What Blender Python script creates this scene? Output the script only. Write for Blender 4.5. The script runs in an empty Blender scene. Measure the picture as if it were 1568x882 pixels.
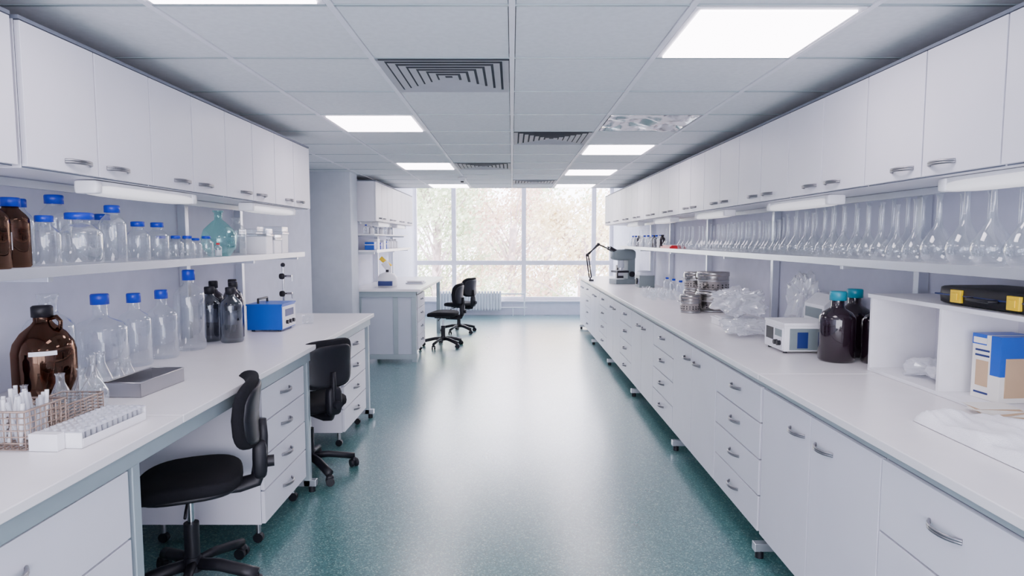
import bpy, math, random
from mathutils import Vector, Matrix, noise
random.seed(7)
sc = bpy.context.scene
try:
    sc.view_settings.view_transform = 'AgX'
    sc.view_settings.look = 'None'
except Exception as e:
    print(e)

# ---------------------------------------------------------------- materials
def mat(name, col, rough=.5, metal=0, spec=.5, noise_amt=.03, nscale=8, coat=0, bump=0, bscale=200, emit=None, estr=0):
    m = bpy.data.materials.new(name); m.use_nodes = True
    nt = m.node_tree; p = nt.nodes['Principled BSDF']
    tc = nt.nodes.new('ShaderNodeTexCoord')
    n = nt.nodes.new('ShaderNodeTexNoise'); n.inputs['Scale'].default_value = nscale; n.inputs['Detail'].default_value = 3
    nt.links.new(tc.outputs['Object'], n.inputs['Vector'])
    r = nt.nodes.new('ShaderNodeValToRGB')
    a = [max(0, c*(1-noise_amt)) for c in col]; b = [min(1, c*(1+noise_amt)) for c in col]
    r.color_ramp.elements[0].color = (*a, 1); r.color_ramp.elements[1].color = (*b, 1)
    r.color_ramp.elements[0].position = .35; r.color_ramp.elements[1].position = .65
    nt.links.new(n.outputs['Fac'], r.inputs['Fac']); nt.links.new(r.outputs['Color'], p.inputs['Base Color'])
    p.inputs['Roughness'].default_value = rough; p.inputs['Metallic'].default_value = metal
    p.inputs['Specular IOR Level'].default_value = spec
    if coat: p.inputs['Coat Weight'].default_value = coat; p.inputs['Coat Roughness'].default_value = .08
    if bump:
        n2 = nt.nodes.new('ShaderNodeTexNoise'); n2.inputs['Scale'].default_value = bscale
        nt.links.new(tc.outputs['Object'], n2.inputs['Vector'])
        b2 = nt.nodes.new('ShaderNodeBump'); b2.inputs['Strength'].default_value = bump; b2.inputs['Distance'].default_value = .01
        nt.links.new(n2.outputs['Fac'], b2.inputs['Height']); nt.links.new(b2.outputs['Normal'], p.inputs['Normal'])
    if emit:
        p.inputs['Emission Color'].default_value = (*emit, 1); p.inputs['Emission Strength'].default_value = estr
    return m

def glassmat(name, tint, lo=.06, hi=.75, gcol=(1, 1, 1), blend=.35, rough=.03, milky=0):
    m = bpy.data.materials.new(name); m.use_nodes = True
    nt = m.node_tree; nt.nodes.clear()
    o = nt.nodes.new('ShaderNodeOutputMaterial'); t = nt.nodes.new('ShaderNodeBsdfTransparent')
    g = nt.nodes.new('ShaderNodeBsdfGlossy'); mx = nt.nodes.new('ShaderNodeMixShader')
    lw = nt.nodes.new('ShaderNodeLayerWeight'); mr = nt.nodes.new('ShaderNodeMapRange')
    t.inputs['Color'].default_value = (*tint, 1); g.inputs['Color'].default_value = (*gcol, 1); g.inputs['Roughness'].default_value = rough
    lw.inputs['Blend'].default_value = blend
    mr.inputs['To Min'].default_value = lo; mr.inputs['To Max'].default_value = hi
    nt.links.new(lw.outputs['Facing'], mr.inputs['Value']); nt.links.new(mr.outputs['Result'], mx.inputs['Fac'])
    nt.links.new(t.outputs[0], mx.inputs[1]); nt.links.new(g.outputs[0], mx.inputs[2])
    last = mx
    if milky:
        d = nt.nodes.new('ShaderNodeBsdfDiffuse'); d.inputs['Color'].default_value = (.85, .87, .92, 1)
        m2 = nt.nodes.new('ShaderNodeMixShader'); m2.inputs['Fac'].default_value = milky
        nt.links.new(mx.outputs[0], m2.inputs[1]); nt.links.new(d.outputs[0], m2.inputs[2]); last = m2
    nt.links.new(last.outputs[0], o.inputs['Surface'])
    return m

M = {}
M['wall'] = mat('wall_paint', (.70, .72, .83), .75, bump=.02, bscale=300)
M['colw'] = mat('column_paint', (.60, .64, .70), .7)
M['tile'] = mat('ceiling_tile', (.80, .82, .85), .9, noise_amt=.03, nscale=40, bump=.1, bscale=400)
M['tbar'] = mat('ceiling_bar', (.88, .88, .94), .5)
M['dark'] = mat('dark_gap', (.08, .085, .10), .9)
M['cab'] = mat('cabinet_laminate', (.73, .725, .79), .42, noise_amt=.02, nscale=3)
M['cabg'] = mat('cabinet_laminate_grey', (.50, .54, .62), .45, noise_amt=.02, nscale=3)
M['edge'] = mat('cabinet_carcass', (.16, .18, .23), .6)
M['counter'] = mat('worktop', (.84, .82, .83), .28, noise_amt=.02, nscale=5)
M['frame'] = mat('frame_grey', (.36, .43, .46), .4, metal=.2)
M['alu'] = mat('aluminium', (.60, .63, .68), .35, metal=.8)
M['steel'] = mat('brushed_steel', (.42, .42, .44), .30, metal=1)
M['handle'] = mat('handle_nickel', (.28, .28, .30), .35, metal=.9)
M['wire'] = mat('wire_mesh', (.36, .27, .22), .4, metal=.7)
M['drum'] = mat('drum_steel', (.42, .405, .39), .24, metal=1, noise_amt=.15)
M['chrome'] = mat('chrome', (.6, .6, .63), .15, metal=1)
M['foil'] = mat('foil', (.74, .76, .80), .18, metal=.9)
M['white'] = mat('white_plastic', (.84, .84, .87), .4)
M['eqgrey'] = mat('equipment_grey', (.17, .21, .22), .45)
M['blackf'] = mat('black_fabric', (.007, .007, .010), .9, spec=.25, bump=.3, bscale=500)
M['blackp'] = mat('black_plastic', (.008, .008, .012), .45, spec=.35)
M['bluecap'] = mat('blue_cap', (.004, .035, .50), .35)
M['tealcap'] = mat('teal_cap', (.0, .26, .36), .35)
M['redcap'] = mat('red_cap', (.60, .005, .02), .35)
M['blue'] = mat('blue_paint', (.002, .08, .48), .35)
M['navy'] = mat('navy_paint', (.01, .025, .14), .4)
M['yellow'] = mat('yellow_plastic', (.95, .62, .0), .4)
M['beige'] = mat('beige_card', (.55, .38, .23), .7)
M['paper'] = mat('paper', (.82, .80, .74), .8)
M['label'] = mat('label', (.8, .8, .85), .7)
M['amberdark'] = mat('dark_amber_glass', (.012, .005, .010), .06, coat=.5)
M['rad'] = mat('radiator_enamel', (.72, .78, .84), .4)
M['winf'] = mat('window_frame', (.90, .88, .95), .4)
M['towel'] = mat('towel_cloth', (.90, .90, .94), .95, bump=.4, bscale=250)
M['glass'] = glassmat('clear_glass', (.94, .96, .97), .06, .70, (.96, .98, 1), milky=.04)
M['glassgrey'] = glassmat('grey_glass', (.38, .40, .44), .08, .6, (.8, .85, .9))
M['glassteal'] = glassmat('green_glass', (.62, .90, .86), .08, .65, (.7, .95, .95))
M['liquid'] = mat('milky_liquid', (.72, .76, .78), .4)
M['amber'] = glassmat('amber_glass', (.16, .035, .006), .05, .35, (.8, .5, .35))
M['bag'] = glassmat('plastic_bag', (.93, .94, .96), .15, .8, (1, 1, 1), rough=.12, milky=.35)
M['pane'] = glassmat('window_pane', (.97, .97, .99), .02, .25)
M['glow'] = mat('light_diffuser', (.9, .88, .9), .5, emit=(1, .88, .97), estr=12.5)
M['tubeglow'] = mat('fluorescent_tube', (.9, .9, .92), .5, emit=(1, .96, 1), estr=.6)
M['bark'] = mat('bark', (.48, .38, .38), .9, noise_amt=.3)
M['bounce_ground'] = mat('pale_bounce_ground', (.78, .77, .74), .9, noise_amt=.1, nscale=1)  # outside ground, made pale to bounce light up into the room

def leafmat(name, c1, c2):
    m = bpy.data.materials.new(name); m.use_nodes = True
    nt = m.node_tree; p = nt.nodes['Principled BSDF']
    g = nt.nodes.new('ShaderNodeNewGeometry'); r = nt.nodes.new('ShaderNodeValToRGB')
    r.color_ramp.elements[0].color = (*c1, 1); r.color_ramp.elements[1].color = (*c2, 1)
    nt.links.new(g.outputs['Random Per Island'], r.inputs['Fac']); nt.links.new(r.outputs['Color'], p.inputs['Base Color'])
    p.inputs['Roughness'].default_value = .6
    tr = nt.nodes.new('ShaderNodeBsdfTranslucent'); nt.links.new(r.outputs['Color'], tr.inputs['Color'])
    mx = nt.nodes.new('ShaderNodeMixShader'); mx.inputs['Fac'].default_value = .35
    out = nt.nodes['Material Output']
    nt.links.new(p.outputs[0], mx.inputs[1]); nt.links.new(tr.outputs[0], mx.inputs[2]); nt.links.new(mx.outputs[0], out.inputs['Surface'])
    return m
LEAF = [leafmat('leaf_rust', (.55, .38, .30), (.90, .72, .62)), leafmat('leaf_green', (.36, .46, .28), (.78, .84, .62)), leafmat('leaf_gold', (.62, .52, .32), (.92, .84, .64))]

def floormat():
    m = bpy.data.materials.new('speckled_vinyl'); m.use_nodes = True
    nt = m.node_tree; p = nt.nodes['Principled BSDF']
    tc = nt.nodes.new('ShaderNodeTexCoord')
    v = nt.nodes.new('ShaderNodeTexVoronoi'); v.inputs['Scale'].default_value = 170
    nt.links.new(tc.outputs['Object'], v.inputs['Vector'])
    sep = nt.nodes.new('ShaderNodeSeparateColor'); nt.links.new(v.outputs['Color'], sep.inputs['Color'])
    r = nt.nodes.new('ShaderNodeValToRGB'); cr = r.color_ramp; cr.interpolation = 'CONSTANT'
    cols = [(0, (.020, .095, .100)), (.24, (.035, .14, .142)), (.58, (.060, .185, .182)), (.82, (.13, .27, .25)), (.94, (.24, .37, .33))]
    cr.elements[0].position = 0; cr.elements[0].color = (*cols[0][1], 1)
    cr.elements[1].position = cols[1][0]; cr.elements[1].color = (*cols[1][1], 1)
    for ps, c in cols[2:]:
        e = cr.elements.new(ps); e.color = (*c, 1)
    nt.links.new(sep.outputs[0], r.inputs['Fac']); nt.links.new(r.outputs['Color'], p.inputs['Base Color'])
    n = nt.nodes.new('ShaderNodeTexNoise'); n.inputs['Scale'].default_value = 2; n.inputs['Detail'].default_value = 5
    nt.links.new(tc.outputs['Object'], n.inputs['Vector'])
    mr = nt.nodes.new('ShaderNodeMapRange'); mr.inputs['To Min'].default_value = .25; mr.inputs['To Max'].default_value = .33
    nt.links.new(n.outputs['Fac'], mr.inputs['Value']); nt.links.new(mr.outputs['Result'], p.inputs['Roughness'])
    n2 = nt.nodes.new('ShaderNodeTexNoise'); n2.inputs['Scale'].default_value = 90
    nt.links.new(tc.outputs['Object'], n2.inputs['Vector'])
    b = nt.nodes.new('ShaderNodeBump'); b.inputs['Strength'].default_value = .07; b.inputs['Distance'].default_value = .004
    nt.links.new(n2.outputs['Fac'], b.inputs['Height']); nt.links.new(b.outputs['Normal'], p.inputs['Normal'])
    p.inputs['Specular IOR Level'].default_value = .9
    p.inputs['Coat Weight'].default_value = .8; p.inputs['Coat Roughness'].default_value = .24; p.inputs['Coat IOR'].default_value = 1.6
    return m
M['floor'] = floormat()

# ---------------------------------------------------------------- mesh builder
class MB:
    def __init__(s): s.v = []; s.f = []; s.m = []; s.sm = []; s.mats = []
    def mi(s, m):
        if isinstance(m, str): m = M[m]
        if m not in s.mats: s.mats.append(m)
        return s.mats.index(m)
    def add(s, vs, fs, m, smooth=False, X=None):
        o = len(s.v); i = s.mi(m)
        for v in vs:
            v = Vector(v)
            if X is not None: v = X @ v
            s.v.append(v)
        for f in fs: s.f.append([o+k for k in f]); s.m.append(i); s.sm.append(smooth)
    def box(s, x0, x1, y0, y1, z0, z1, m, X=None):
        if x0 > x1: x0, x1 = x1, x0
        vs = [(x0, y0, z0), (x1, y0, z0), (x1, y1, z0), (x0, y1, z0), (x0, y0, z1), (x1, y0, z1), (x1, y1, z1), (x0, y1, z1)]
        s.add(vs, [(3, 2, 1, 0), (4, 5, 6, 7), (0, 1, 5, 4), (1, 2, 6, 5), (2, 3, 7, 6), (3, 0, 4, 7)], m, False, X)
    def cyl(s, p0, p1, r0, m, r1=None, n=16, X=None):
        if r1 is None: r1 = r0
        p0 = Vector(p0); p1 = Vector(p1); d = (p1-p0).normalized()
        a = d.orthogonal().normalized(); b = d.cross(a)
        vs = []
        for p, r in ((p0, r0), (p1, r1)):
            for k in range(n):
                t = 2*math.pi*k/n; vs.append(p+a*math.cos(t)*r+b*math.sin(t)*r)
        s.add(vs, [(k, (k+1) % n, n+(k+1) % n, n+k) for k in range(n)], m, True, X)
        s.add(vs[:n], [tuple(reversed(range(n)))], m, False, X); s.add(vs[n:], [tuple(range(n))], m, False, X)
    def lathe(s, prof, m, c=(0, 0, 0), n=28, X=None):
        vs = []; c = Vector(c)
        for r, z in prof:
            for k in range(n):
                t = 2*math.pi*k/n; vs.append(c+Vector((r*math.cos(t), r*math.sin(t), z)))
        fs = []
        for i in range(len(prof)-1):
            for k in range(n):
                fs.append((i*n+k, i*n+(k+1) % n, (i+1)*n+(k+1) % n, (i+1)*n+k))
        s.add(vs, fs, m, True, X)
    def tube(s, pts, r, m, n=8, X=None, closed=False, flat=1):
        pts = [Vector(p) for p in pts]; N = len(pts); vs = []; prev = None
        for i, p in enumerate(pts):
            if closed: d = (pts[(i+1) % N]-pts[i-1]).normalized()
            else: d = (pts[min(i+1, N-1)]-pts[max(i-1, 0)]).normalized()
            if prev is None: a = d.orthogonal().normalized()
            else:
                a = prev-d*prev.dot(d); a = a.normalized() if a.length > 1e-6 else d.orthogonal().normalized()
            prev = a; b = d.cross(a)
            for k in range(n):
                t = 2*math.pi*k/n; vs.append(p+a*math.cos(t)*r+b*math.sin(t)*r*flat)
        fs = []
        for i in range(N if closed else N-1):
            j = (i+1) % N
            for k in range(n): fs.append((i*n+k, i*n+(k+1) % n, j*n+(k+1) % n, j*n+k))
        if not closed: fs += [tuple(reversed(range(n))), tuple(range((N-1)*n, N*n))]
        s.add(vs, fs, m, True, X)
    def sup(s, c, a, b, h, m, e1=.4, e2=.5, nu=16, nv=28, X=None, fn=None):
        def pw(x, e): return math.copysign(abs(x)**e, x)
        vs = []; c = Vector(c)
        for i in range(nu+1):
            u = -math.pi/2+math.pi*i/nu
            for k in range(nv):
                w = 2*math.pi*k/nv
                p = Vector((a*pw(math.cos(u), e1)*pw(math.cos(w), e2), b*pw(math.cos(u), e1)*pw(math.sin(w), e2), h*pw(math.sin(u), e1)))
                if fn: p = fn(p)
                vs.append(c+p)
        fs = []
        for i in range(nu):
            for k in range(nv): fs.append((i*nv+k, i*nv+(k+1) % nv, (i+1)*nv+(k+1) % nv, (i+1)*nv+k))
        s.add(vs, fs, m, True, X)
    def mesh(s, name):
        me = bpy.data.meshes.new(name); me.from_pydata([tuple(v) for v in s.v], [], s.f)
        for m in s.mats: me.materials.append(m)
        me.polygons.foreach_set('material_index', s.m); me.polygons.foreach_set('use_smooth', s.sm)
        me.update(); return me
    def obj(s, name, loc=(0, 0, 0), rz=0, bevel=0, scale=1):
        return inst(s.mesh(name), name, loc, rz, bevel, scale)
def inst(me, name, loc=(0, 0, 0), rz=0, bevel=0, scale=1):
    o = bpy.data.objects.new(name, me); sc.collection.objects.link(o)
    o.location = loc; o.rotation_euler = (0, 0, rz)
    o.scale = (scale,)*3 if not hasattr(scale, '__len__') else scale
    if bevel:
        b = o.modifiers.new('bevel', 'BEVEL'); b.width = bevel; b.segments = 2; b.limit_method = 'ANGLE'; b.angle_limit = 1.0
        b.harden_normals = False
    return o

# ---------------------------------------------------------------- dimensions
CH = 1.53            # eye height
CZ = 2.30            # suspended ceiling
WL, WR = -2.12, 2.05
YB, YC, YW = -2.4, 9.32, 12.6
CT = .897            # counter top

# ---------------------------------------------------------------- room shell
b = MB(); b.box(-3.3, 2.35, YB-.2, YW+.2, -.12, 0, 'floor'); b.obj('floor')
b = MB(); b.box(WL-.15, WL, YB-.15, 6.55, 0, CZ+.3, 'wall'); b.box(-3.1, WL-.15, 6.4, 6.55, 0, CZ+.3, 'wall')
b.box(-3.25, -3.1, 6.4, 7.4, 0, CZ+.3, 'wall'); b.obj('wall_left')
b = MB(); b.box(-3.1, -1.86, 7.2, 7.52, 0, CZ+.3, 'colw'); b.obj('wall_column', bevel=.006)
b = MB(); b.box(-2.15, -2.0, 7.52, YW, 0, 3.15, 'wall'); b.obj('wall_left_far')
b = MB(); b.box(WR, WR+.15, YB-.15, YW+.15, 0, 3.15, 'wall'); b.obj('wall_right')
b = MB(); b.box(WL, WR, YB-.15, YB, 0, .35, 'wall'); b.obj('wall_back')
b = MB()
b.box(-2.15, WR, YW, YW+.15, 0, .30, 'wall'); b.obj('wall_window')
b = MB(); b.box(-2.15, 2.2, YC, YC+.08, CZ, 3.15, 'wall'); b.box(-2.15, 2.2, YC, YW+.15, 3.15, 3.3, 'wall'); b.obj('ceiling_bay')

LIGHTS = {(1, 2.12), (-2, 1.52), (-2, 3.92), (1, 5.12), (-2, 6.32), (1, 6.92), (-2, 8.72), (1, 8.72), (-2, -.88), (1, -.28), (1, -2.08)}  # unseen panels behind the camera are added to raise ambient light
VENTS = {(-1, 2.72), (0, 4.52), (-1, 6.32), (0, 8.12)}
FOIL = (1, 3.92)
b = MB(); g = MB(); b.box(-3.3, 2.2, YB, YC, CZ+.05, CZ+.2, 'dark')
rows = [2.72-.6*9+.6*k for k in range(0, 20)]
def near(S, i, y): return any(a == i and abs(yy-y) < .05 for a, yy in S)
for y in rows:
    if y >= YC-.05: continue
    y1 = min(y+.6, YC)
    for i in range(-6, 4):
        x0 = i*.6; x1 = min(x0+.6, 2.05)
        if x0 < -3.3: x0 = -3.3
        if near(LIGHTS, i, y) or near(VENTS, i, y) or near({FOIL}, i, y): continue
        b.box(x0+.014, x1-.014, y+.010, y1-.010, CZ+.004+random.random()*.0015, CZ+.06, 'tile')
    g.box(-3.3, 2.05, y-.006, y+.006, CZ+.002, CZ+.02, 'frame')
for i in range(-5, 4):
    g.box(i*.6-.011, i*.6+.011, YB, YC, CZ, CZ+.02, 'tbar')
b.obj('ceiling'); g.obj('trim_1')

pm = MB(); pm.box(-.265, .265, -.265, .265, -.006, .03, 'glow')
for a in ((-.286, .286, -.286, -.265), (-.286, .286, .265, .286), (-.286, -.265, -.265, .265), (.265, .286, -.265, .265)):
    pm.box(*a, 0, .03, 'tbar')
pme = pm.mesh('ceiling_light_panel')
for i, y in LIGHTS: inst(pme, 'ceiling_light_panel', (i*.6+.3, y+.3, CZ+.001))
vm = MB(); vm.box(-.286, .286, -.286, .286, .016, .018, 'dark')
for k in range(7):
    o = .286-k*.040; q = o-.029; z0 = .0; z1 = .005
    P = [(-o, -o), (o, -o), (o, o), (-o, o)]; Q = [(-q, -q), (q, -q), (q, q), (-q, q)]
    for e in range(4):
        f = (e+1) % 4
        vm.add([(P[e][0], P[e][1], z0), (P[f][0], P[f][1], z0), (Q[f][0], Q[f][1], z1), (Q[e][0], Q[e][1], z1)], [(0, 1, 2, 3), (3, 2, 1, 0)], 'tbar')
vme = vm.mesh('air_vent')
for i, y in VENTS: inst(vme, 'air_vent', (i*.6+.3, y+.3, CZ-.003))
fm = MB(); N = 22; vs = []
for j in range(N+1):
    for i in range(N+1):
        x = -.28+.56*i/N; y = -.28+.56*j/N
        edge = min(i, j, N-i, N-j) == 0
        vs.append((x, y, .004 if edge else .015-.045*noise.noise(Vector((x*6, y*10, 3)))+.010*noise.noise(Vector((x*16, y*16, 1)))))
fm.add(vs, [(j*(N+1)+i, (j+1)*(N+1)+i, (j+1)*(N+1)+i+1, j*(N+1)+i+1) for j in range(N) for i in range(N)], 'foil', True)
fm.obj('foil_ceiling_panel', (FOIL[0]*.6+.3, FOIL[1]+.3, CZ))
b = MB(); b.lathe([(.0, -.045), (.03, -.045), (.04, -.02), (.055, -.018), (.055, 0), (0, 0)], 'white'); b.cyl((0, 0, -.045), (0, 0, -.06), .02, 'blackp'); b.obj('smoke_detector', (-.62, 7.8, CZ))

# windows
w = MB(); y0, y1 = YW+.02, YW+.10
XS = [-2.0+.03, -1.18, .24, 1.66, WR-.03]
for x in XS:
    r = .04 if x in (XS[0], XS[-1]) else .045
    w.box(x-r, x+r, y0, y1, .30, 3.15, 'winf')
for k in range(4):
    for z, h in ((.33, .035), (1.06, .045), (3.1, .04)):
        w.box(XS[k]+.03, XS[k+1]-.03, y0+.005, y1-.005, z-h, z+h, 'winf')
for k in range(4): w.box(XS[k]+.03, XS[k+1]-.03, y0+.035, y0+.04, .33, 3.1, 'pane')
w.box(-2.0, WR, YW-.07, YW+.02, .27, .30, 'winf')
w.obj('window_1')
w = MB(); y0, y1 = YB-.12, YB-.04  # unseen window added behind the camera to brighten the ceiling
BX = [WL+.04, -.7, .7, WR-.04]
for x in BX: w.box(x-.04, x+.04, y0, y1, .35, CZ, 'winf')
for k in range(3):
    w.box(BX[k]+.04, BX[k+1]-.04, y0, y1, .35, .41, 'winf'); w.box(BX[k]+.04, BX[k+1]-.04, y0, y1, CZ-.06, CZ, 'winf')
    w.box(BX[k]+.04, BX[k+1]-.04, y0+.035, y0+.04, .41, CZ-.06, 'pane')
w.obj('added_fill_window')
b = MB()
for k in range(22):
    x = -1.5+k*.06; b.sup((x, YW-.13, .30), .024, .045, .2, 'rad', .3, .5, 8, 12)
b.box(-1.52, -.22, YW-.14, YW-.12, .15, .45, 'rad')
b.cyl((-.24, YW-.13, .44), (.25, YW-.13, .44), .012, 'rad'); b.cyl((-.24, YW-.13, .16), (.3, YW-.13, .16), .012, 'rad')
b.cyl((.25, YW-.13, .45), (.25, YW-.13, 0), .014, 'rad'); b.cyl((.02, YW-.13, .16), (.02, YW-.13, 0), .014, 'rad'); b.cyl((-1.4, YW-.13, .16), (-1.4, YW-.13, 0), .014, 'rad')
b.obj('radiator')

# ---------------------------------------------------------------- cabinets
def handle(b, side, x, yc, z, L=.13, vert=False):
    pts = []
    for k in range(9):
        t = -1+2*k/8; out = .030*(1-abs(t)**2.5)
        pts.append((x-side*(out), yc+t*L/2, z))
    b.tube(pts, .005, 'handle', 8, flat=1.0)
    b.tube([(p[0], p[1], p[2]-.007) for p in pts], .005, 'handle', 8)
def panel(b, side, x, y0, y1, z0, z1, m='cab'):
    gp = .0038
    b.box(x, x+side*.018, y0+gp, y1-gp, z0+gp, z1-gp, m)
def cabinet(name, side, x, y0, y1, z0, z1, depth, kind, feet=True, ndr=4, m='cab'):
    b = MB(); xb = x+side*depth
    b.box(x+side*.0195, xb, y0+.002, y1-.002, z0, z1, 'edge' )
    b.box(x+side*.019, xb+side*.0, y0+.0005, y0+.004, z0, z1, m); b.box(x+side*.019, xb, y1-.004, y1-.0005, z0, z1, m)
    b.box(x+side*.02, xb, y0+.0005, y1-.0005, z0-.002, z0, m)
    ym = (y0+y1)/2
    if kind == 'doors':
        panel(b, side, x, y0, ym, z0, z1, m); panel(b, side, x, ym, y1, z0, z1, m)
        handle(b, side, x, ym-.11, z1-.095); handle(b, side, x, ym+.11, z1-.095)
    elif kind == 'wall':
        panel(b, side, x, y0, ym, z0, z1, m); panel(b, side, x, ym, y1, z0, z1, m)
        handle(b, side, x, ym-.11, z0+.045); handle(b, side, x, ym+.11, z0+.045)
        b.box(x, xb, y0, y1, z1, z1+.012, 'edge')
    elif kind == 'drawers':
        h = (z1-z0)/ndr
        for k in range(ndr):
            panel(b, side, x, y0, y1, z0+k*h, z0+(k+1)*h, m); handle(b, side, x, ym, z0+(k+.60)*h)
    if feet:
        for yy in (y0+.06, y1-.06):
            for dx in (.06, depth-.08):
                b.cyl((x+side*dx, yy, z0), (x+side*dx, yy, .05), .012, 'steel', n=10)
                b.cyl((x+side*dx, yy-.012, .025), (x+side*dx, yy+.012, .025), .025, 'blackp', n=14)
    b.obj(name, bevel=.0015)

XR = 1.185
lay = [(.40, 1.34, 'doors', 4), (1.34, 1.94, 'drawers', 3), (1.94, 2.88, 'doors', 4), (2.90, 3.55, 'drawers', 4), (3.55, 4.50, 'doors', 4), (4.50, 5.15, 'drawers', 4), (5.15, 6.10, 'doors', 4),
       (6.10, 6.75, 'drawers', 4), (6.75, 7.70, 'doors', 4), (7.70, 8.35, 'drawers', 4), (8.35, 9.30, 'doors', 4), (9.30, 10.0, 'drawers', 4), (10.0, 10.75, 'doors', 4), (-.54, .40, 'doors', 4)]
for y0, y1, k, n in lay:
    cabinet('base_cabinet' if k == 'doors' else 'drawer_cabinet', 1, XR, y0, y1, .12, .834, .60, k, False, n)
XL = -1.225
for y0, y1, n in ((.95, 1.93, 3), (2.98, 3.60, 4), (4.45, 5.12, 4), (-.2, .9, 3)):
    cabinet('drawer_cabinet', -1, XL, y0, y1, .12, .798, .62, 'drawers', True, n)
cabinet('drawer_cabinet', -1, -1.215, 7.95, 8.60, .10, .82, .60, 'drawers', True, 4)

def bench(name, side, xf, xw, segs, legs, top=CT, beam=True, z_b=.835):
    b = MB()
    for y0, y1 in segs: b.box(xf, xw, y0, y1, top-.03, top, 'counter')
    ya, yb = segs[0][0], segs[-1][1]
    b.box(xf+side*.03, xf+side*.055, ya+.02, yb-.02, z_b, top-.03, 'frame')
    b.box(xw-side*.05, xw-side*.02, ya+.02, yb-.02, z_b-.05, top-.03, 'frame')
    for y in legs:
        b.box(xw-side*.06, xw-side*.02, y-.02, y+.02, .03, top-.03, 'frame')
        b.box(xf+side*.0, xw-side*.02, y-.02, y+.02, .035, .075, 'alu')
        b.cyl((xf+side*.03, y, 0), (xf+side*.03, y, .04), .02, 'blackp'); b.cyl((xw-side*.06, y, 0), (xw-side*.06, y, .04), .02, 'blackp')
        b.box(xf+side*.05, xw-side*.02, y-.02, y+.02, z_b-.0, top-.03, 'frame')
        if side < 0: b.box(xf+side*.035, xf+side*.075, y-.02, y+.02, .035, top-.03, 'frame')
    return b
b = bench('lab_bench', 1, 1.165, WR-.002, [(-.6, 2.89), (2.897, 5.9), (5.907, 8.4), (8.407, 10.8)], [.4, 1.34, 2.89, 4.42, 5.98, 7.5, 9.0, 10.6])
b.obj('lab_bench', bevel=.003)
b = bench('lab_bench', -1, -1.19, WL+.002, [(-.6, 2.2), (2.205, 5.32)], [-.4, 1.97, 3.68, 5.25], z_b=.80)
b.obj('lab_bench', bevel=.003)
b = MB(); T = .92
b.box(-1.13, -1.995, 7.62, 10.3, T-.03, T, 'counter')
for x in (-1.22, -1.90):
    for y in (7.66, 10.2): b.box(x-.03, x+.03, y, y+.05, 0, T-.03, 'frame')
b.box(-1.95, -1.19, 7.655, 7.72, T-.10, T-.03, 'frame'); b.box(-1.95, -1.19, 7.655, 7.72, .04, .10, 'frame')
b.box(-1.90, -1.22, 7.68, 7.70, .10, T-.1, 'cabg'); b.box(-1.48, -1.42, 7.665, 7.70, .1, T-.1, 'frame')
b.box(-1.22, -1.18, 7.7, 10.2, T-.07, T-.03, 'frame')
b.obj('lab_bench', bevel=.003)

for k in range(-2, 4):
    y0 = 1.98+.69*k+(.0 if k >= 0 else -.03)
    cabinet('wall_cabinet', -1, -1.53, y0, y0+.69, 1.758, 2.214, abs(WL)-1.53-.002, 'wall', False)
for k in range(-3, 11):
    y0 = 1.93+.74*k
    cabinet('wall_cabinet', 1, 1.50, y0, y0+.74, 1.756, 2.214, WR-1.50-.002, 'wall', False)
for k in range(4):
    y0 = 7.62+.70*k
    cabinet('wall_cabinet', -1, -1.66, y0, y0+.70, 1.756, 2.24, .338, 'wall', False)

def shelf(side, xf, xw, y0, y1, z, posts, zt=1.752, zb=CT, px=.06):
    b = MB()
    b.box(xf+side*.012, xw, y0, y1, z-.022, z, 'white'); b.box(xf, xf+side*.012, y0, y1, z-.03, z+.006, 'alu')
    for y in posts:
        b.box(xw-side*px, xw-side*(px-.05), y-.02, y+.02, zb+.001, z-.022, 'alu'); b.box(xw-side*px, xw-side*(px-.05), y-.02, y+.02, z, zt, 'alu')
        b.box(xf+side*.04, xw, y-.012, y+.012, z-.05, z-.022, 'alu')
    b.box(xf+side*.2, xf+side*.22, y0, y1, zt-.03, zt, 'alu')
    b.obj('reagent_shelf', bevel=.001)
shelf(-1, -1.60, WL+.001, .3, 4.80, 1.43, [.5, 2.2, 3.95, 4.75])
shelf(1, 1.58, WR-.001, .3, 9.1, 1.435, [1.55, 3.05, 4.75, 6.35, 7.85, 8.95])
shelf(-1, -1.66, -1.998, 7.64, 10.2, 1.40, [7.68, 9.0, 10.15], zb=.92)
b = MB(); b.box(-1.70, -1.998, 7.70, 10.1, 1.585, 1.60, 'white')
for y in (7.9, 9.9): b.box(-1.72, -1.998, y, y+.01, 1.565, 1.585, 'alu')
b.obj('wall_shelf')

lm = MB(); lm.box(-.035, .035, -.35, .35, .02, .050, 'white')
lm.sup((0, 0, .018), .042, .355, .022, 'tubeglow', .5, .25, 10, 28)
lm.sup((0, -.355, .026), .044, .02, .025, 'white', .3, .3, 8, 16); lm.sup((0, .355, .026), .044, .02, .025, 'white', .3, .3, 8, 16)
lme = lm.mesh('under_cabinet_light')
for y in (1.0, 2.72, 4.12): inst(lme, 'under_cabinet_light', (-1.60, y, 1.702))
for y in (1.92, 3.45, 4.95, 6.5, 8.1): inst(lme, 'under_cabinet_light', (1.60, y, 1.702))
for y in (8.3, 9.6): inst(lme, 'under_cabinet_light', (-1.74, y, 1.702))

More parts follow.
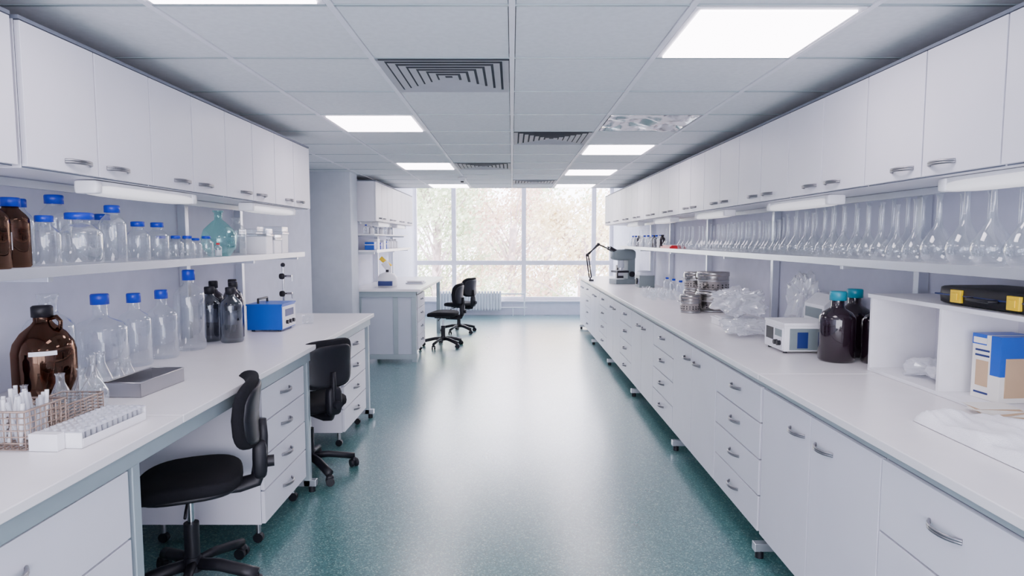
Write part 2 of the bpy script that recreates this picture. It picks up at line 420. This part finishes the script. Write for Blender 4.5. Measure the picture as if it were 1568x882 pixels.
# ---------------------------------------------------------------- glassware
def bottle(name, R, H, g='glass', cap='bluecap', neck=.38, sh=.66, liq=0, lab=False):
    b = MB(); r = R*neck
    pr = [(0, .002), (R*.9, .0), (R, R*.12), (R, H*sh), (R*.97, H*(sh+.04)), (R*.8, H*(sh+.10)), (r*1.25, H*(sh+.155)), (r, H*(sh+.19)), (r, H*.90)]
    b.lathe(pr, g)
    if cap:
        c = r*1.28
        b.lathe([(0, H*.87), (c, H*.87), (c, H*.985), (c*.9, H), (0, H)], cap, n=24)
    else:
        b.lathe([(r, H*.9), (r*1.2, H*.96), (r*1.25, H), (r, H)], g)
    if liq: b.lathe([(0, .006), (R*.95, .006), (R*.95, H*liq), (0, H*liq)], 'liquid')
    if lab:
        vs = []; n = 8
        for z in (H*.25, H*.5):
            for k in range(n+1):
                t = math.radians(-150)+math.radians(100)*k/n; vs.append((R*1.01*math.cos(t), R*1.01*math.sin(t), z))
        b.add(vs, [(k, k+1, n+2+k, n+1+k) for k in range(n)], 'label', True)
    return b.mesh(name)
def volflask(R, H):
    b = MB(); pr = [(0, .001), (R*.55, 0), (R*.8, R*.25), (R, R*.85), (R*.92, R*1.3), (R*.6, R*1.85), (R*.25, R*2.4), (R*.15, R*3), (R*.14, H*.95), (R*.24, H)]
    b.lathe(pr, 'glass', n=20); return b.mesh('volumetric_flask')
def erlen(R, H):
    b = MB(); b.lathe([(0, .001), (R*.92, 0), (R, R*.15), (R*.85, H*.3), (R*.32, H*.75), (R*.3, H*.94), (R*.4, H)], 'glass', n=22); return b.mesh('erlenmeyer_flask')
bm_clear = bottle('reagent_bottle', .055, .20, neck=.45, sh=.62); bm_big = bottle('reagent_bottle', .078, .205, neck=.5, sh=.6); bm_sm = bottle('reagent_bottle', .036, .12, neck=.5)
bm_tall = bottle('reagent_bottle', .055, .26, neck=.45); bm_red = bottle('reagent_bottle', .02, .08, cap='redcap', liq=.5)
bm_amb = bottle('amber_bottle', .055, .25, 'amber', 'bluecap', neck=.45, lab=True)
zs = 1.431
for x, y, me, s_ in [(-1.76, 2.10, bm_amb, 1), (-1.80, 2.24, bm_amb, 1), (-1.76, 2.345, bm_clear, .95), (-1.71, 2.465, bm_big, 1), (-1.92, 2.62, bm_tall, 1.1), (-1.93, 2.80, bm_clear, 1.1), (-1.94, 2.95, bm_clear, 1.1),
                 (-1.73, 2.70, bm_tall, .95), (-1.95, 2.46, bm_tall, 1), (-1.76, 2.93, bm_clear, .92), (-1.76, 3.09, bm_clear, .92), (-1.74, 3.22, bm_sm, 1), (-1.84, 3.26, bm_sm, 1), (-1.73, 3.315, bm_sm, 1), (-1.84, 3.40, bm_sm, 1), (-1.74, 3.42, bm_sm, .9), (-1.73, 3.52, bm_sm, 1), (-1.84, 3.52, bm_sm, 1), (-1.70, 3.595, bm_red, 1)]:
    inst(me, 'amber_bottle' if me is bm_amb else 'reagent_bottle', (x, y, zs), 0, 0, s_)
b = MB(); b.lathe([(0, .001), (.06, 0), (.095, .05), (.10, .11), (.085, .16), (.04, .205), (.022, .22), (.022, .26), (.032, .268), (.03, .275)], 'glassteal'); b.obj('round_flask', (-1.78, 3.78, zs))
inst(bottle('glass_jar', .06, .24, 'glass', None), 'glass_jar', (-1.78, 4.02, zs))
b = MB()
for k, (w_, h_) in enumerate(((.10, .15), (.11, .12), (.10, .17))):
    y = .02+k*.13
    b.box(-.08, .08, y, y+w_, 0, h_*.7, 'white'); b.box(-.085, .085, y-.004, y+w_+.004, h_*.7, h_*.8, 'glass'); b.box(-.08, .08, y, y+w_, h_*.8, h_, 'glass')
b.obj('storage_container_set', (-1.76, 4.20, zs), bevel=.004, scale=1.15)

vA = volflask(.066, .29); vB = volflask(.048, .26); vC = volflask(.037, .22)
y = 1.75; k = 0
while y < 5.55:
    me = vA if y < 2.5 else (vB if y < 3.9 else vC)
    R = .066 if y < 2.5 else (.048 if y < 3.9 else .037)
    inst(me, 'volumetric_flask', (1.70+random.uniform(-.01, .01), y, 1.436), 0, 0, random.uniform(.94, 1.04))
    inst(vB if me is vA else me, 'volumetric_flask', (1.84, y+R*.9, 1.436), 0, 0, random.uniform(1.0, 1.12))
    y += R*2.25; k += 1
cyl_m = bottle('glass_bottle', .035, .15, 'glass', 'bluecap'); wht = bottle('plastic_bottle', .04, .14, 'white', 'white'); drk = bottle('amber_bottle', .035, .15, 'amberdark', 'blackp')
y = 5.7
while y < 9.0:
    if 6.3 < y < 6.85: y += .1; continue
    me, nm = random.choice([(cyl_m, 'glass_bottle'), (wht, 'plastic_bottle'), (vC, 'volumetric_flask'), (drk, 'amber_bottle')] if y > 7 else [(vC, 'volumetric_flask')])
    inst(me, nm, (1.70+random.uniform(0, .05), y, 1.436)); y += .10
b = MB(); b.box(-.09, .09, -.2, .2, 0, .022, 'redcap'); b.box(-.07, .07, -.18, .18, .022, .034, 'redcap'); b.box(-.03, .03, -.05, .05, .034, .04, 'white'); b.obj('red_case', (1.70, 6.55, 1.436), bevel=.004)

# ---------------------------------------------------------------- left bench items
zc = CT+.001
b1 = bottle('large_bottle', .112, .38, neck=.27, sh=.55); b2 = bottle('large_bottle', .076, .365, neck=.33, sh=.60)
inst(b1, 'large_bottle', (-1.93, 2.89, zc)); inst(b2, 'large_bottle', (-1.90, 3.10, zc)); inst(b2, 'large_bottle', (-1.88, 3.31, zc)); inst(bottle('large_bottle', .082, .46, neck=.32, sh=.66), 'large_bottle', (-1.86, 3.56, zc))
inst(bottle('glass_carboy', .095, .40, 'glass', None, .35, .62), 'glass_carboy', (-2.0, 2.66, zc))
b = MB(); R = .105
b.lathe([(0, .003), (R*.92, 0), (R, .02), (R, .17), (R*.93, .20), (R*.7, .235), (.04, .262), (.030, .275), (.030, .295)], 'amber')
b.lathe([(0, .29), (.036, .29), (.036, .325), (.03, .33), (0, .33)], 'blackp')
b.tube([(.03, 0, .285), (.055, 0, .29), (.07, 0, .275), (.068, 0, .25), (.055, 0, .245)], .008, 'amber')
b.add([(R*1.005*math.cos(t), R*1.005*math.sin(t), z) for z in (.165, .180) for t in [math.radians(-80+7*k) for k in range(8)]], [(k, k+1, 9+k, 8+k) for k in range(7)], 'label', True)
b.obj('amber_jug', (-1.86, 2.44, zc), scale=(1.02, 1.02, 1.13))
b = MB()
b.lathe([(0, 0), (.05, 0), (.055, .03), (.04, .07), (.04, .09), (.055, .12), (.05, .16), (.02, .18), (.02, .2), (0, .2)], 'navy'); b.obj('blue_flask', (-1.93, 2.19, zc))
ab = bottle('amber_bottle', .062, .36, 'amberdark', 'blackp', neck=.36, lab=True); gb = bottle('glass_bottle', .066, .34, 'glassgrey', 'blackp', neck=.36)
for x, y, me, n in ((-1.89, 3.86, gb, 'glass_bottle'), (-1.74, 3.82, gb, 'glass_bottle'), (-1.98, 4.10, ab, 'amber_bottle'), (-1.80, 3.99, ab, 'amber_bottle'), (-1.93, 4.27, ab, 'amber_bottle')):
    inst(me, n, (x, y, zc))
b = MB(); b.box(-.12, .12, -.13, .13, .012, .18, 'blue'); b.box(.12, .126, -.12, .12, .02, .17, 'white')
b.box(-.125, .125, -.135, .135, .18, .19, 'blue'); b.tube([(-.06, -.08, .19), (-.06, -.08, .22), (-.06, .08, .22), (-.06, .08, .19)], .008, 'blackp')
for yy in (-.06, .0, .06): b.cyl((.126, yy, .06), (.142, yy, .06), .014, 'blackp')
b.box(.126, .128, -.08, .08, .10, .15, 'navy')
for x in (-.09, .09):
    for yy in (-.1, .1): b.cyl((x, yy, 0), (x, yy, .013), .012, 'blackp')
b.obj('blue_power_supply', (-1.70, 4.36, zc), bevel=.004)
e1 = erlen(.045, .13); e2 = erlen(.035, .10); e3 = erlen(.055, .17)
for i, (x, y) in enumerate([(-1.70, 2.30), (-1.79, 2.24), (-1.69, 2.40), (-1.70, 2.53), (-1.71, 2.66), (-1.80, 2.62), (-1.73, 2.76)]):
    inst([e1, e2, e1, e3, e2][i % 5], 'erlenmeyer_flask', (x, y, zc))
inst(volflask(.05, .2), 'volumetric_flask', (-1.58, 2.31, zc)); 
b = MB(); t = .002; a_ = .075; d_ = .15
b.box(-a_, a_, -d_, d_, 0, t, 'steel')
for a in ((-a_, -a_+t, -d_, d_), (a_-t, a_, -d_, d_), (-a_, a_, -d_, -d_+t), (-a_, a_, d_-t, d_)): b.box(*a, 0, .06, 'steel')
b.tube([(-a_, -d_, .06), (a_, -d_, .06), (a_, d_, .06), (-a_, d_, .06)], .003, 'steel', closed=True)
b.obj('steel_tray', (-1.555, 2.60, zc), -.05)
def basket(w, d, h, name, loc, rz=0, fill=None):
    b = MB(); r = .0022
    for k in range(7):
        z = .004+h*k/6; b.tube([(-w, -d, z), (w, -d, z), (w, d, z), (-w, d, z)], r*(1.7 if k == 6 else 1), 'wire', 6, closed=True)
    n = 8
    for k in range(n+1):
        x = -w+2*w*k/n; b.tube([(x, -d, h), (x, -d, .004), (x, d, .004), (x, d, h)], r, 'wire', 5)
        y = -d+2*d*k/n; b.tube([(-w, y, h), (-w, y, .004), (w, y, .004), (w, y, h)], r, 'wire', 5)
    if fill == 'tubes':
        for k in range(34):
            x = random.uniform(-w+.015, w-.015); y = random.uniform(-d+.015, d-.015); tx, ty = random.uniform(-.02, .02), random.uniform(-.02, .02)
            tx = max(-w+.01, min(w-.01, x+tx))-x; ty = max(-d+.01, min(d-.01, y+ty))-y
            b.cyl((x, y, .01), (x+tx, y+ty, h+random.uniform(.01, .05)), .006, 'bag' if k % 3 else 'white', n=8)
    if fill == 'glass':
        for i in range(5):
            for j in range(6):
                x = -w+.02+(2*w-.04)*i/4; y = -d+.02+(2*d-.04)*j/5
                b.cyl((x, y, .008), (x, y, h+.015), .008, 'glass', n=10)
    b.obj(name, loc, rz)
basket(.085, .085, .115, 'wire_basket', (-1.54, 1.90, zc), 0, 'tubes')
basket(.075, .12, .07, 'wire_test_tube_basket', (-1.58, 2.125, zc), 0, 'glass')
b = MB(); b.box(-.08, .08, -.17, .17, 0, .004, 'white'); b.box(-.08, .08, -.17, -.165, .004, .05, 'white'); b.box(-.08, .08, .165, .17, .004, .05, 'white')
b.box(-.08, .08, -.17, .17, .05, .054, 'bag')
for i in range(5):
    for j in range(12):
        x = -.064+.032*i; y = -.15+.0272*j
        b.cyl((x, y, .006), (x, y, .058), .0085, 'bag', n=10)
b.box(-.081, -.078, -.165, .165, .004, .03, 'white'); b.box(.078, .081, -.165, .165, .004, .03, 'white')
b.box(-.085, .02, -.205, -.172, 0, .055, 'white')
b.obj('test_tube_rack', (-1.365, 1.995, zc), -.05, bevel=.0015, scale=(.86, .9, .95))
b = MB(); b.cyl((0, 0, 0), (0, 0, .42), .009, 'chrome'); b.cyl((0, 0, 0), (0, 0, .012), .03, 'chrome')
for z in (.20, .34): b.cyl((-.03, 0, z), (.07, 0, z), .010, 'chrome'); b.cyl((.07, 0, z), (.07, 0, z-.04), .007, 'chrome'); b.sup((0, -.03, z), .024, .014, .024, 'blackp', .7, .8, 8, 12)
b.sup((0, 0, .43), .018, .018, .018, 'blackp', 1, 1, 10, 14)
b.obj('gas_tap', (-1.84, 4.98, zc)); 
b = MB(); b.lathe([(0, 0), (.04, 0), (.042, .005), (.042, .06), (.044, .062)], 'glass'); b.obj('glass_beaker', (-1.55, 4.68, zc))

# ---------------------------------------------------------------- chairs
def chair(loc, rz, hs=0.0, br=0):
    b = MB()
    for k in range(5):
        a = 2*math.pi*k/5+br; c, s = math.cos(a), math.sin(a)
        b.tube([(.03*c, .03*s, .115), (.12*c, .12*s, .11), (.22*c, .22*s, .088), (.285*c, .285*s, .072)], .019, 'blackp', 10, flat=1.4)
        X = Matrix.Translation((.285*c, .285*s, 0)) @ Matrix.Rotation(a+.6*k, 4, 'Z')
        b.cyl((0, -.026, .026), (0, -.008, .026), .026, 'blackp', n=18, X=X); b.cyl((0, .008, .026), (0, .026, .026), .026, 'blackp', n=18, X=X)
        b.sup((0, 0, .048), .024, .018, .018, 'blackp', .7, .7, 8, 14, X=X); b.cyl((0, 0, .03), (0, 0, .075), .008, 'blackp', X=X)
    b.cyl((0, 0, .085), (0, 0, .15), .040, 'blackp', .034); b.cyl((0, 0, .14), (0, 0, .30), .031, 'blackp'); b.cyl((0, 0, .28), (0, 0, .42+hs), .014, 'chrome')
    zt = .41+hs
    b.box(-.11, .11, -.06, .06, zt, zt+.03, 'blackp'); b.tube([(0, .05, zt+.01), (0, .20, zt+.0), (0, .24, zt-.01)], .006, 'blackp')
    def seatfn(p):
        q = p.copy(); q.z += -.02*max(0, p.x/.21)**2*1.0; q.z += .012*((p.y/.21)**2); return q
    b.sup((0, 0, zt+.062), .215, .215, .035, 'blackf', .45, .62, 14, 36, fn=seatfn)
    b.sup((0, 0, zt+.04), .20, .20, .016, 'blackp', .4, .62, 8, 32)
    b.tube([(-.05, 0, zt+.012), (-.2, 0, zt+.008), (-.265, 0, zt+.02), (-.285, 0, zt+.08), (-.290, 0, zt+.22), (-.285, 0, zt+.30)], .018, 'blackp', 10, flat=2.0)
    b.sup((-.285, 0, zt+.12), .032, .05, .09, 'blackp', .5, .5, 8, 16); b.cyl((-.30, 0, zt+.10), (-.345, 0, zt+.10), .026, 'blackp', n=12)
    def bf(p):
        q = p.copy(); q.x += 1.5*p.y*p.y - .25*max(0, p.z)**1.5+.0; q.x -= .6*(p.z-.0)**2
        return q
    b.sup((-.245, 0, zt+.35), .030, .195, .155, 'blackf', .5, .62, 16, 36, fn=bf)
    b.sup((-.270, 0, zt+.34), .018, .17, .13, 'blackp', .5, .62, 12, 32, fn=bf)
    b.obj('office_chair', loc, rz)
chair((-1.40, 2.62, 0), math.radians(203), 0.02, .2)
chair((-1.33, 3.98, 0), math.radians(140), 0, .5)
chair((-.99, 8.85, 0), math.radians(170), 0, .1)
chair((-.88, 10.2, 0), math.radians(150), 0, .4)

# ---------------------------------------------------------------- right bench items
def drum(R, H, name='steel_drum'):
    b = MB(); b.lathe([(0, 0), (R, 0), (R, H*.78)], 'drum', n=36)
    b.lathe([(R*.99, H*.775), (R*1.035, H*.785), (R*1.035, H*.96), (R*1.0, H*.995), (0, H)], 'drum', n=36)
    for z in (.05, .55): b.lathe([(R, H*z-.005), (R*1.02, H*z), (R, H*z+.005)], 'steel', n=36)
    for z in (.22, .34):
        for k in range(20):
            a = 2*math.pi*k/20; c, s = math.cos(a), math.sin(a)
            b.cyl((R*.99*c, R*.99*s, H*z), (R*1.006*c, R*1.006*s, H*z), .006, 'blackp', n=8)
    b.tube([(-R, -.04, H*.6), (-R-.02, -.04, H*.6), (-R-.02, .04, H*.6), (-R, .04, H*.6)], .004, 'chrome')
    b.box(-R*1.035-.006, -R+.002, -.02, .02, H*.70, H*.92, 'steel')
    return b.mesh(name)
d1 = drum(.135, .175); d2 = drum(.09, .165)
inst(d1, 'steel_drum', (1.78, 5.50, zc)); inst(d1, 'steel_drum', (1.79, 5.51, zc+.176)); inst(d2, 'steel_drum', (1.72, 5.84, zc)); inst(d2, 'steel_drum', (1.72, 5.84, zc+.166)); inst(d2, 'steel_drum', (1.56, 5.40, zc), scale=.95)
def crumple(name, loc, a, bb, h, rz=0, m='bag', amp=.25, e=.6, sd=0):
    q = MB()
    def fn(p):
        n = noise.noise(Vector((p.x*14+sd, p.y*14, p.z*14)))+.5*noise.noise(Vector((p.x*35, p.y*35+sd, p.z*35)))+.25*noise.noise(Vector((p.x*80, p.y*80+sd, p.z*80)))
        return p*(1+amp*n)
    q.sup((0, 0, 0), a, bb, h, m, e, e, 30, 56, fn=fn)
    zmin = min(v.z for v in q.v)
    for v in q.v: v.z -= zmin
    for i in range(len(q.sm)): q.sm[i] = False
    o = q.obj(name, loc, rz); return o
crumple('plastic_bag', (1.66, 4.50, zc+.064), .13, .19, .085, sd=1, amp=.5)
crumple('plastic_bag', (1.56, 4.10, zc), .13, .15, .04, sd=4, amp=.5)
crumple('plastic_bag', (1.90, 4.02, zc), .07, .14, .18, sd=8, amp=.4)
b = MB()
for k in range(2):
    y = -.2+k*.21
    b.box(-.14, .14, y, y+.19, 0, .045, 'white'); b.box(-.145, .145, y-.003, y+.193, .045, .055, 'white'); b.box(-.12, .12, y+.02, y+.17, .055, .062, 'white')
b.obj('plastic_box_set', (1.66, 4.50, zc), bevel=.003)
b = MB(); b.box(-.13, .13, -.13, .13, .012, .155, 'white'); b.box(-.133, .133, -.133, .133, .155, .17, 'white')
b.box(-.10, .12, -.136, -.13, .02, .14, 'eqgrey'); b.box(-.06, .0, -.138, -.135, .03, .12, 'navy'); b.box(-.135, -.13, -.12, .12, .02, .14, 'label')
b.box(-.137, -.134, -.0, .10, .06, .13, 'blackp'); b.box(-.137, -.134, -.11, -.02, .09, .13, 'eqgrey')
for yy in (-.09, -.05): b.cyl((-.135, yy, .055), (-.155, yy, .055), .014, 'blackp')
for x in (-.11, .11):
    for yy in (-.1, .1): b.cyl((x, yy, 0), (x, yy, .013), .012, 'blackp')
b.obj('lab_instrument', (1.64, 3.54, zc), bevel=.004)
b = MB(); b.box(-.10, .11, -.12, .12, 0, .25, 'white'); b.add([(-.10, -.12, .25), (.11, -.12, .25), (.11, .12, .25), (-.10, .12, .25), (-.03, -.12, .31), (.11, -.12, .31), (.11, .12, .31), (-.03, .12, .31)], [(0, 1, 5, 4), (1, 2, 6, 5), (2, 3, 7, 6), (3, 0, 4, 7), (4, 5, 6, 7)], 'white')
b.box(-.104, -.10, -.10, .10, .17, .23, 'eqgrey'); b.box(-.08, .08, -.123, -.12, .05, .22, 'eqgrey')
b.obj('spectrophotometer', (1.90, 3.68, zc), bevel=.006)
tb = bottle('amber_bottle', .088, .365, 'amberdark', 'tealcap', neck=.36, sh=.60)
inst(tb, 'amber_bottle', (1.70, 3.22, zc)); inst(tb, 'amber_bottle', (1.87, 3.37, zc)); inst(tb, 'amber_bottle', (1.885, 3.15, zc), scale=.97)
b = MB(); xf = 1.73; xb = WR-.003; ya, yb = 1.62, 2.98; H = .355
b.box(xf, xb, ya, yb, 0, .016, 'white'); b.box(xf-.01, xb, ya-.0, yb+.005, H, H+.018, 'white')
for y in (ya, 2.48, yb-.016): b.box(xf, xb, y, y+.016, .016, H, 'white')
b.box(xb-.006, xb, ya+.016, yb-.016, .016, H, 'cab')
b.obj('cubby_organizer', (0, 0, zc), bevel=.001)
ztop = zc+H+.019
b = MB(); b.sup((0, 0, .038), .14, .28, .038, 'blackp', .25, .25, 10, 32); b.box(-.141, .141, -.272, .272, .036, .042, 'navy')
for yy in (-.14, .14): b.box(-.150, -.136, yy-.028, yy+.028, .012, .062, 'yellow'); b.box(-.155, -.15, yy-.015, yy+.015, .022, .05, 'yellow')
b.tube([(-.14, -.06, .034), (-.165, -.055, .034), (-.165, .055, .034), (-.14, .06, .034)], .008, 'blackp')
b.obj('tool_case', (1.885, 2.28, ztop), bevel=.002)
b = MB(); b.box(-.06, .06, -.09, .09, 0, .03, 'beige'); b.box(-.062, .062, -.015, .015, .0295, .031, 'paper'); b.obj('cardboard_box', (1.82, 1.86, ztop), bevel=.002)
b = MB(); b.box(-.08, .08, -.065, .065, 0, .25, 'paper'); b.box(-.081, .081, -.066, -.02, .10, .251, 'blue'); b.box(-.082, .082, -.0, .066, .21, .2516, 'blue')
b.box(-.082, -.0795, -.012, .045, .05, .15, 'beige'); b.box(-.0825, -.079, .0, .06, .215, .238, 'paper'); b.box(-.06, .06, -.068, -.064, .02, .17, 'beige')
for z in (.02, .165, .185): b.box(-.0822, -.0795, -.015, .05, z, z+.008, 'navy')
b.obj('carton_box', (1.90, 2.36, zc+.017), .08, bevel=.001)
b = MB()
for k in range(8):
    X = Matrix.Translation((random.uniform(-.01, .01), k*.012-.03, 0)) @ Matrix.Rotation(random.uniform(-.35, .35), 4, 'Z')
    b.box(-.10, .05, -.05, .05, .0015*k, .0015*k+.001, 'paper' if k % 3 else 'beige', X=X)
b.obj('paper_stack', (1.765, 2.17, zc+.017))
crumple('crumpled_plastic', (1.87, 2.72, zc+.017), .07, .13, .035, sd=12, amp=.6)
N = 50; vs = []
for j in range(N+1):
    for i in range(N+1):
        u = -1+2*i/N; v = -1+2*j/N
        x = .155*u*(1-.04*v*v)+.02*v; y = .46*v*(1-.05*u*u)
        ed = min(1, (1-max(abs(u), abs(v)))*9)
        z = .001+(.036*ed**.5)+.022*ed*(noise.noise(Vector((x*9, y*9, 2)))+.6*noise.noise(Vector((x*22, y*14, 5))))
        vs.append((x, y, max(z, .001)))
b = MB(); b.add(vs, [(j*(N+1)+i, j*(N+1)+i+1, (j+1)*(N+1)+i+1, (j+1)*(N+1)+i) for j in range(N) for i in range(N)], 'towel', True)
b.obj('white_towel', (1.55, 1.70, zc), .04)
b = MB(); b.box(-.14, .14, -.10, .10, 0, .06, 'eqgrey'); b.box(.04, .14, -.06, .06, .06, .34, 'eqgrey'); b.sup((0, 0, .36), .16, .08, .07, 'eqgrey', .5, .5)
b.box(-.12, .04, -.09, .09, .14, .165, 'blackp'); b.cyl((-.03, 0, .32), (-.03, 0, .20), .04, 'cabg'); b.cyl((-.03, 0, .2), (-.03, 0, .17), .014, 'chrome')
for yy in (-.035, .035): b.cyl((-.06, yy, .38), (-.20, yy, .45), .022, 'blackp')
for yy in (-.075, .075): b.cyl((.09, yy-.012, .12), (.09, yy+.012, .12), .035, 'blackp')
b.obj('microscope', (1.60, 8.95, zc), .3, scale=1.15, bevel=.004)
b = MB(); b.box(-.10, .10, -.14, .14, 0, .16, 'eqgrey'); b.sup((0, 0, .17), .10, .14, .05, 'cabg', .5, .5); b.cyl((-.1, 0, .08), (-.12, 0, .08), .04, 'blackp'); b.box(-.103, -.1, -.11, -.06, .04, .12, 'navy')
b.obj('benchtop_centrifuge', (1.78, 8.3, zc), bevel=.004)
b = MB(); b.box(-.02, .05, -.03, .03, 0, .025, 'blackp'); b.cyl((0, 0, .02), (0, 0, .06), .012, 'blackp')
for dx in (-.014, .018): b.tube([(dx, 0, .05), (-.05+dx, 0, .40)], .010, 'blackp'); b.tube([(-.05+dx, 0, .40), (.12, dx, .56+dx)], .010, 'blackp')
b.sup((-.045, 0, .40), .026, .02, .026, 'blackp', 1, 1, 8, 12)
b.tube([(.12, 0, .56), (.40, -.05, .44)], .011, 'blackp'); b.sup((.12, 0, .56), .026, .02, .026, 'blackp', 1, 1, 8, 12)
b.lathe([(.02, .05), (.035, .04), (.085, -.03), (.078, -.035)], 'blackp', c=(.42, -.05, .40))
b.obj('desk_lamp', (1.20, 9.5, zc))
bk = MB(); bk.lathe([(0, 0), (.03, 0), (.032, .004), (.032, .08), (.034, .082)], 'glass'); bke = bk.mesh('glass_beaker')
for k in range(14): inst(bke, 'glass_beaker', (1.50+.10*(k % 3)+random.uniform(-.01, .01), 6.5+.14*(k//3), zc), scale=random.uniform(.8, 1.35))
for k in range(4): inst(cyl_m, 'glass_bottle', (1.88, 6.6+.3*k, zc), scale=1.2)
b = MB(); b.box(-.1, .1, -.06, .06, 0, .22, 'blackp'); b.box(-.08, .08, -.063, -.06, .05, .19, 'steel'); b.cyl((0, 0, .22), (0, 0, .25), .05, 'blackp'); b.obj('hotplate_stirrer', (1.80, 10.1, zc), bevel=.004)

T = .921
b = MB(); b.lathe([(0, 0), (.12, 0), (.13, .03), (.13, .11), (.10, .16), (.04, .185), (0, .19)], 'white'); b.cyl((0, 0, .19), (0, 0, .22), .02, 'blackp'); b.box(-.09, .09, -.15, -.10, .02, .08, 'navy'); b.obj('benchtop_centrifuge', (-1.62, 8.05, T))
b = MB(); b.box(-.09, .09, -.09, .09, 0, .05, 'white'); b.box(.0, .07, -.04, .04, .05, .25, 'white'); b.cyl((-.03, 0, .30), (.03, 0, .22), .05, 'white'); b.cyl((.06, 0, .24), (-.08, 0, .36), .03, 'yellow'); b.obj('microscope', (-1.72, 8.5, T), bevel=.004)
b = MB(); b.box(-.12, .12, -.16, .16, 0, .015, 'cabg'); b.box(-.10, .10, -.13, .13, .015, .03, 'steel'); b.box(-.11, .11, -.15, .15, .03, .04, 'white'); b.obj('laboratory_balance', (-1.35, 8.7, T), bevel=.003)
b = MB()
for k, (c, h) in enumerate((('blue', .10), ('white', .14), ('bluecap', .09), ('white', .12), ('blue', .11))):
    b.box(-.06, .06, k*.2, k*.2+.14, 0, h, c); b.box(-.062, .062, k*.2-.002, k*.2+.142, h*.6, h*.7, 'label')
b.obj('storage_box_set', (-1.80, 7.85, 1.401), bevel=.003)
for k in range(6): inst(wht if k % 2 else cyl_m, 'plastic_bottle' if k % 2 else 'glass_bottle', (-1.84, 7.85+k*.3, 1.601), scale=.8)
for k in range(4): inst(wht, 'plastic_bottle', (-1.80, 9.0+k*.2, 1.401), scale=1)

# ---------------------------------------------------------------- outside
b = MB(); b.box(-60, 60, 13.5, 90, -4.1, -4, 'bounce_ground'); b.obj('ground_outside')
def tree(loc, H, R, lm, sd, nb=34, nl=280):
    random.seed(sd); b = MB(); 
    b.tube([(0, 0, 0), (.1, 0, H*.3), (-.05, .1, H*.55), (.05, 0, H*.8)], .13, 'bark', 10)
    for k in range(nb):
        a = random.uniform(0, 6.28); z = random.uniform(.32, 1)*H; rr = R*math.sqrt(random.random())*(1.0-.45*abs(z/H-.6)/.4)
        c = Vector((rr*math.cos(a), rr*math.sin(a), z)); b.tube([(0, 0, z*.75), c*.6+Vector((0, 0, z*.33)), c], .025, 'bark', 6)
        for q in range(nl):
            d = Vector((random.gauss(0, 1), random.gauss(0, 1), random.gauss(0, .8)))*.33
            p = c+d; s = random.uniform(.035, .085)
            n = Vector((random.gauss(0, 1), random.gauss(0, 1), random.gauss(0, 1))).normalized(); t = n.orthogonal().normalized()*s; u = n.cross(t)
            b.add([p-t, p-u*.6, p+t, p+u*.6], [(0, 1, 2, 3)], lm)
    b.obj('tree', loc)
tree((-2.3, 19, -4), 7.7, 2.1, LEAF[1], 1); tree((.0, 21, -4), 7.5, 2.4, LEAF[0], 2); tree((2.2, 19, -4), 7.0, 2.0, LEAF[2], 3)
tree((-4.6, 24, -4), 8.2, 2.8, LEAF[1], 5); tree((1.5, 26, -4), 7.8, 3, LEAF[1], 4); tree((4.6, 23, -4), 7.4, 2.6, LEAF[0], 6)
tree((-1.4, 27, -4), 8.2, 3, LEAF[2], 8)

# ---------------------------------------------------------------- light
wd = bpy.data.worlds.new('World'); sc.world = wd; wd.use_nodes = True
bg = wd.node_tree.nodes['Background']; bg.inputs['Color'].default_value = (.92, .90, 1, 1); bg.inputs['Strength'].default_value = 14.5
def portal(name, w, h, loc, rx):
    L = bpy.data.lights.new(name, 'AREA'); L.shape = 'RECTANGLE'; L.size = w; L.size_y = h
    lo = bpy.data.objects.new(name, L); sc.collection.objects.link(lo); lo.location = loc; lo.rotation_euler = (math.radians(rx), 0, 0)
    try: L.cycles.is_portal = True
    except Exception as e: print(e)
portal('window_portal', 4.0, 2.85, (0.02, YW+.2, 1.72), -90)
portal('window_portal', 4.1, 1.95, (-.03, YB-.2, 1.32), 90)  # portal of the added back window

cam = bpy.data.cameras.new('Camera'); co = bpy.data.objects.new('Camera', cam); sc.collection.objects.link(co)
co.location = (0, 0, CH); co.rotation_euler = (math.radians(90-4.454), 0, 0)
cam.sensor_width = 36; cam.lens = 21.81; cam.clip_start = .05; cam.clip_end = 300
sc.camera = co
